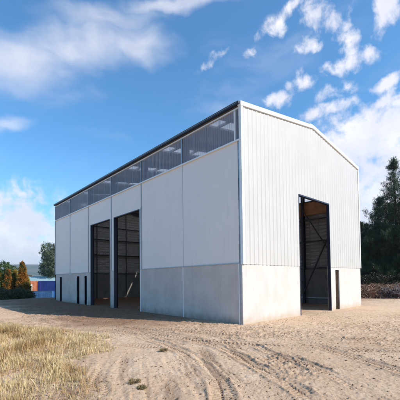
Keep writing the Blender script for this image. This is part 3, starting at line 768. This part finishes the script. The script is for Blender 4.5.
left = view + math.atan(200 / 315.7)
hill_ridge('hills', 2600, 250, left - 1.6, left + 1.2, 3, (.05, .07, .045), (.09, .10, .06), depth=900)
hill_ridge('foothills', 900, 34, left - 1.4, left + 1.2, 8, (.05, .07, .035), (.13, .12, .06), depth=300)
m, nt, out = new_mat('haze_air')
pv = nd(nt, 'ShaderNodeVolumePrincipled', {'Color': (.78, .86, .97, 1), 'Density': .00016, 'Anisotropy': .2}); nt.links.new(pv.outputs[0], out.inputs['Volume'])
hb = MB().box(-5600, 5600, -5600, 5600, -40, 330).build('haze', m); tag(hb, kind='stuff')
# ------------------------------------------------------------------ world
world = bpy.data.worlds.new('World'); bpy.context.scene.world = world; world.use_nodes = True
nt = world.node_tree; nt.nodes.clear(); out = nt.nodes.new('ShaderNodeOutputWorld')
elev = math.asin(SUN.z); rot = math.atan2(SUN.x, SUN.y)
sky = nd(nt, 'ShaderNodeTexSky', sky_type='NISHITA', sun_disc=False, sun_elevation=elev, sun_rotation=rot, altitude=300, air_density=1.0, dust_density=.6, ozone_density=2.0)
tc = nd(nt, 'ShaderNodeTexCoord').outputs['Generated']
sx = nd(nt, 'ShaderNodeSeparateXYZ', {0: tc})
# azimuth measured from the open country behind the shed, elevation above the horizon, both in radians
az0 = math.atan2(.670, -.742)
dx_ = mth(nt, 'ADD', mth(nt, 'MULTIPLY', sx.outputs[0], math.cos(az0)), mth(nt, 'MULTIPLY', sx.outputs[1], math.sin(az0)))
dy_ = mth(nt, 'ADD', mth(nt, 'MULTIPLY', sx.outputs[0], math.sin(az0)), mth(nt, 'MULTIPLY', sx.outputs[1], -math.cos(az0)))
AZ = mth(nt, 'ARCTAN2', dy_, dx_); EL = mth(nt, 'ARCSINE', sx.outputs[2])
PV = nd(nt, 'ShaderNodeCombineXYZ', {0: AZ, 1: EL}).outputs[0]
Zc = mth(nt, 'ADD', mth(nt, 'MAXIMUM', sx.outputs[2], 0.0), .12)
CP = nd(nt, 'ShaderNodeCombineXYZ', {0: mth(nt, 'DIVIDE', dy_, Zc), 1: mth(nt, 'DIVIDE', dx_, Zc)}).outputs[0]
def ae(px, py):
    v = Vector(((px - 200) / 315.7, (269.85 - py) / 315.7)); cp, sp = math.cos(.0308), math.sin(.0308)
    X_ = v.x; Z_ = v.y * cp + sp; Y_ = cp - v.y * sp
    return math.atan2(X_, Y_), math.atan2(Z_, math.hypot(X_, Y_))
def blob(px, py, rx, ry, rot_, st=1.0, warp=None):
    a, e = ae(px, py); a1, e1 = ae(px + rx * .5, py); a2, e2 = ae(px - rx * .5, py); b1 = ae(px, py - ry * .5)[1]; b2 = ae(px, py + ry * .5)[1]
    mp = nd(nt, 'ShaderNodeMapping', {'Vector': warp, 'Location': (a, e, 0), 'Rotation': (0, 0, rot_), 'Scale': (abs(a1 - a2), abs(b1 - b2), 1)}, vector_type='TEXTURE')
    l = nd(nt, 'ShaderNodeVectorMath', {0: mp.outputs[0]}, operation='LENGTH').outputs['Value']
    n = nt.nodes.new('ShaderNodeMapRange'); nt.links.new(l, n.inputs[0]); n.inputs[1].default_value = 1.35; n.inputs[2].default_value = .25; n.inputs[3].default_value = 0; n.inputs[4].default_value = st
    return n.outputs[0]
def maxall(L_):
    a = L_[0]
    for b_ in L_[1:]: a = mth(nt, 'MAXIMUM', a, b_)
    return a
wn = nd(nt, 'ShaderNodeTexNoise', {'Vector': PV, 'Scale': 9.0, 'Detail': 4.0})
wv = nd(nt, 'ShaderNodeVectorMath', {0: wn.outputs['Color'], 1: (.5, .5, .5)}, operation='SUBTRACT')
wv = nd(nt, 'ShaderNodeVectorMath', {0: wv.outputs[0], 1: (.08, .06, 0)}, operation='MULTIPLY')
WP = nd(nt, 'ShaderNodeVectorMath', {0: PV, 1: wv.outputs[0]}).outputs[0]
CIR = [(30, 62, 70, 32, .22, 1.0), (85, 50, 70, 32, .18, .95), (140, 46, 42, 22, .12, .9), (185, 4, 75, 9, .10, .95), (110, 18, 60, 16, .1, .7), (10, 120, 30, 9, .25, .8), (70, 95, 60, 9, .3, .25), (240, 95, 60, 20, .3, .3), (300, 60, 80, 40, .2, .22)]
CUM = [(10, 240, 78, 60, 0, 1.25), (44, 205, 24, 14, 0, .6), (218, 62, 22, 8, .3, .58), (275, 28, 24, 13, .3, .66), (281, 99, 17, 9, 0, .72), (311, 45, 17, 12, 0, .86), (322, 14, 32, 22, -.5, .80), (352, 42, 17, 30, -.2, .80), (308, 82, 18, 13, .1, .82), (330, 70, 13, 9, 0, .76), (358, 62, 34, 13, .1, .84),
       (392, 14, 18, 28, 0, .85), (386, 88, 22, 10, .1, .82), (338, 92, 24, 11, 0, .68), (375, 142, 80, 40, .0, 1.15), (395, 105, 40, 14, 0, .9), (335, 110, 34, 11, .1, .78), (298, 4, 24, 10, .3, .66), (385, 40, 16, 14, 0, .66), (255, 55, 14, 8, 0, .5), (380, 205, 75, 75, 0, 1.15), (450, 60, 40, 30, 0, .8), (-60, 150, 60, 40, 0, .7)]
mc = maxall([blob(*b_, warp=WP) for b_ in CIR]); mu = maxall([blob(*b_, warp=WP) for b_ in CUM])
CPs = nd(nt, 'ShaderNodeMapping', {'Vector': WP, 'Rotation': (0, 0, -.35), 'Scale': (1, 3.2, 1)}).outputs[0]
n1 = noise(nt, CPs, 4.2, 8, .55, .35); n2 = noise(nt, PV, 21, 9, .6, .2); n3 = noise(nt, PV, 6, 5, .55, .2)
ac = ramp(nt, mth(nt, 'ADD', mc, mth(nt, 'MULTIPLY', mth(nt, 'SUBTRACT', n1, .5), 1.3)), .0, 1.25)
ac = mth(nt, 'MULTIPLY', ac, .68)
nn = mth(nt, 'ADD', mth(nt, 'MULTIPLY', mth(nt, 'SUBTRACT', n2, .5), 2.5), mth(nt, 'MULTIPLY', mth(nt, 'SUBTRACT', n3, .5), .8))
au_ = ramp(nt, mth(nt, 'ADD', mu, nn), .18, 1.05)
au_ = mth(nt, 'MULTIPLY', mth(nt, 'MULTIPLY', au_, ramp(nt, mu, .05, .42)), .92)
alpha = mth(nt, 'MAXIMUM', ac, au_)
# thin haze whitening the air close to the horizon
hzf = mth(nt, 'MULTIPLY', mth(nt, 'SUBTRACT', 1.0, ramp(nt, EL, -.02, .42)), .35)
skc = nd(nt, 'ShaderNodeVectorMath', {0: sky.outputs[0], 1: (.70, 1.44, 1.80)}, operation='MULTIPLY').outputs[0]
cshade = mixc(nt, ramp(nt, noise(nt, PV, 8, 6, .6), .35, .7), (6.9, 6.9, 7.7), (8.7, 8.5, 8.7))
col = mixc(nt, hzf, skc, (4.6, 7.6, 9.6))
col = mixc(nt, alpha, col, cshade)
bg = nd(nt, 'ShaderNodeBackground', {'Color': col, 'Strength': .10}); nt.links.new(bg.outputs[0], out.inputs[0])
# ------------------------------------------------------------------ sun, camera, view
sl = bpy.data.lights.new('sun', 'SUN'); sl.energy = 4.8; sl.angle = rad(.5); sl.color = (1, .94, .86)
so = bpy.data.objects.new('sun', sl); C.objects.link(so); so.rotation_euler = SUN.to_track_quat('Z', 'Y').to_euler()
cd_ = bpy.data.cameras.new('camera'); co = bpy.data.objects.new('camera', cd_); C.objects.link(co)
cd_.sensor_width = 36; cd_.lens = 36 * 315.69 / 400; cd_.shift_y = 69.85 / 400; cd_.clip_end = 20000; cd_.clip_start = .05
r_ = Vector((.67003619, .74222501, -.0123914)); u_ = Vector((.03119128, -.0114719, .9994476)); f_ = Vector((-.74167285, .67005256, .03083754))
mt = Matrix((r_, u_, -f_)).transposed().to_4x4(); mt.translation = CAM; co.matrix_world = mt
sc = bpy.context.scene; sc.camera = co
vs = sc.view_settings; vs.view_transform = 'Standard'; vs.look = 'None'; vs.gamma = 1; vs.exposure = .40; vs.use_curve_mapping = False
sc.cycles.max_bounces = 8; sc.cycles.transparent_max_bounces = 16
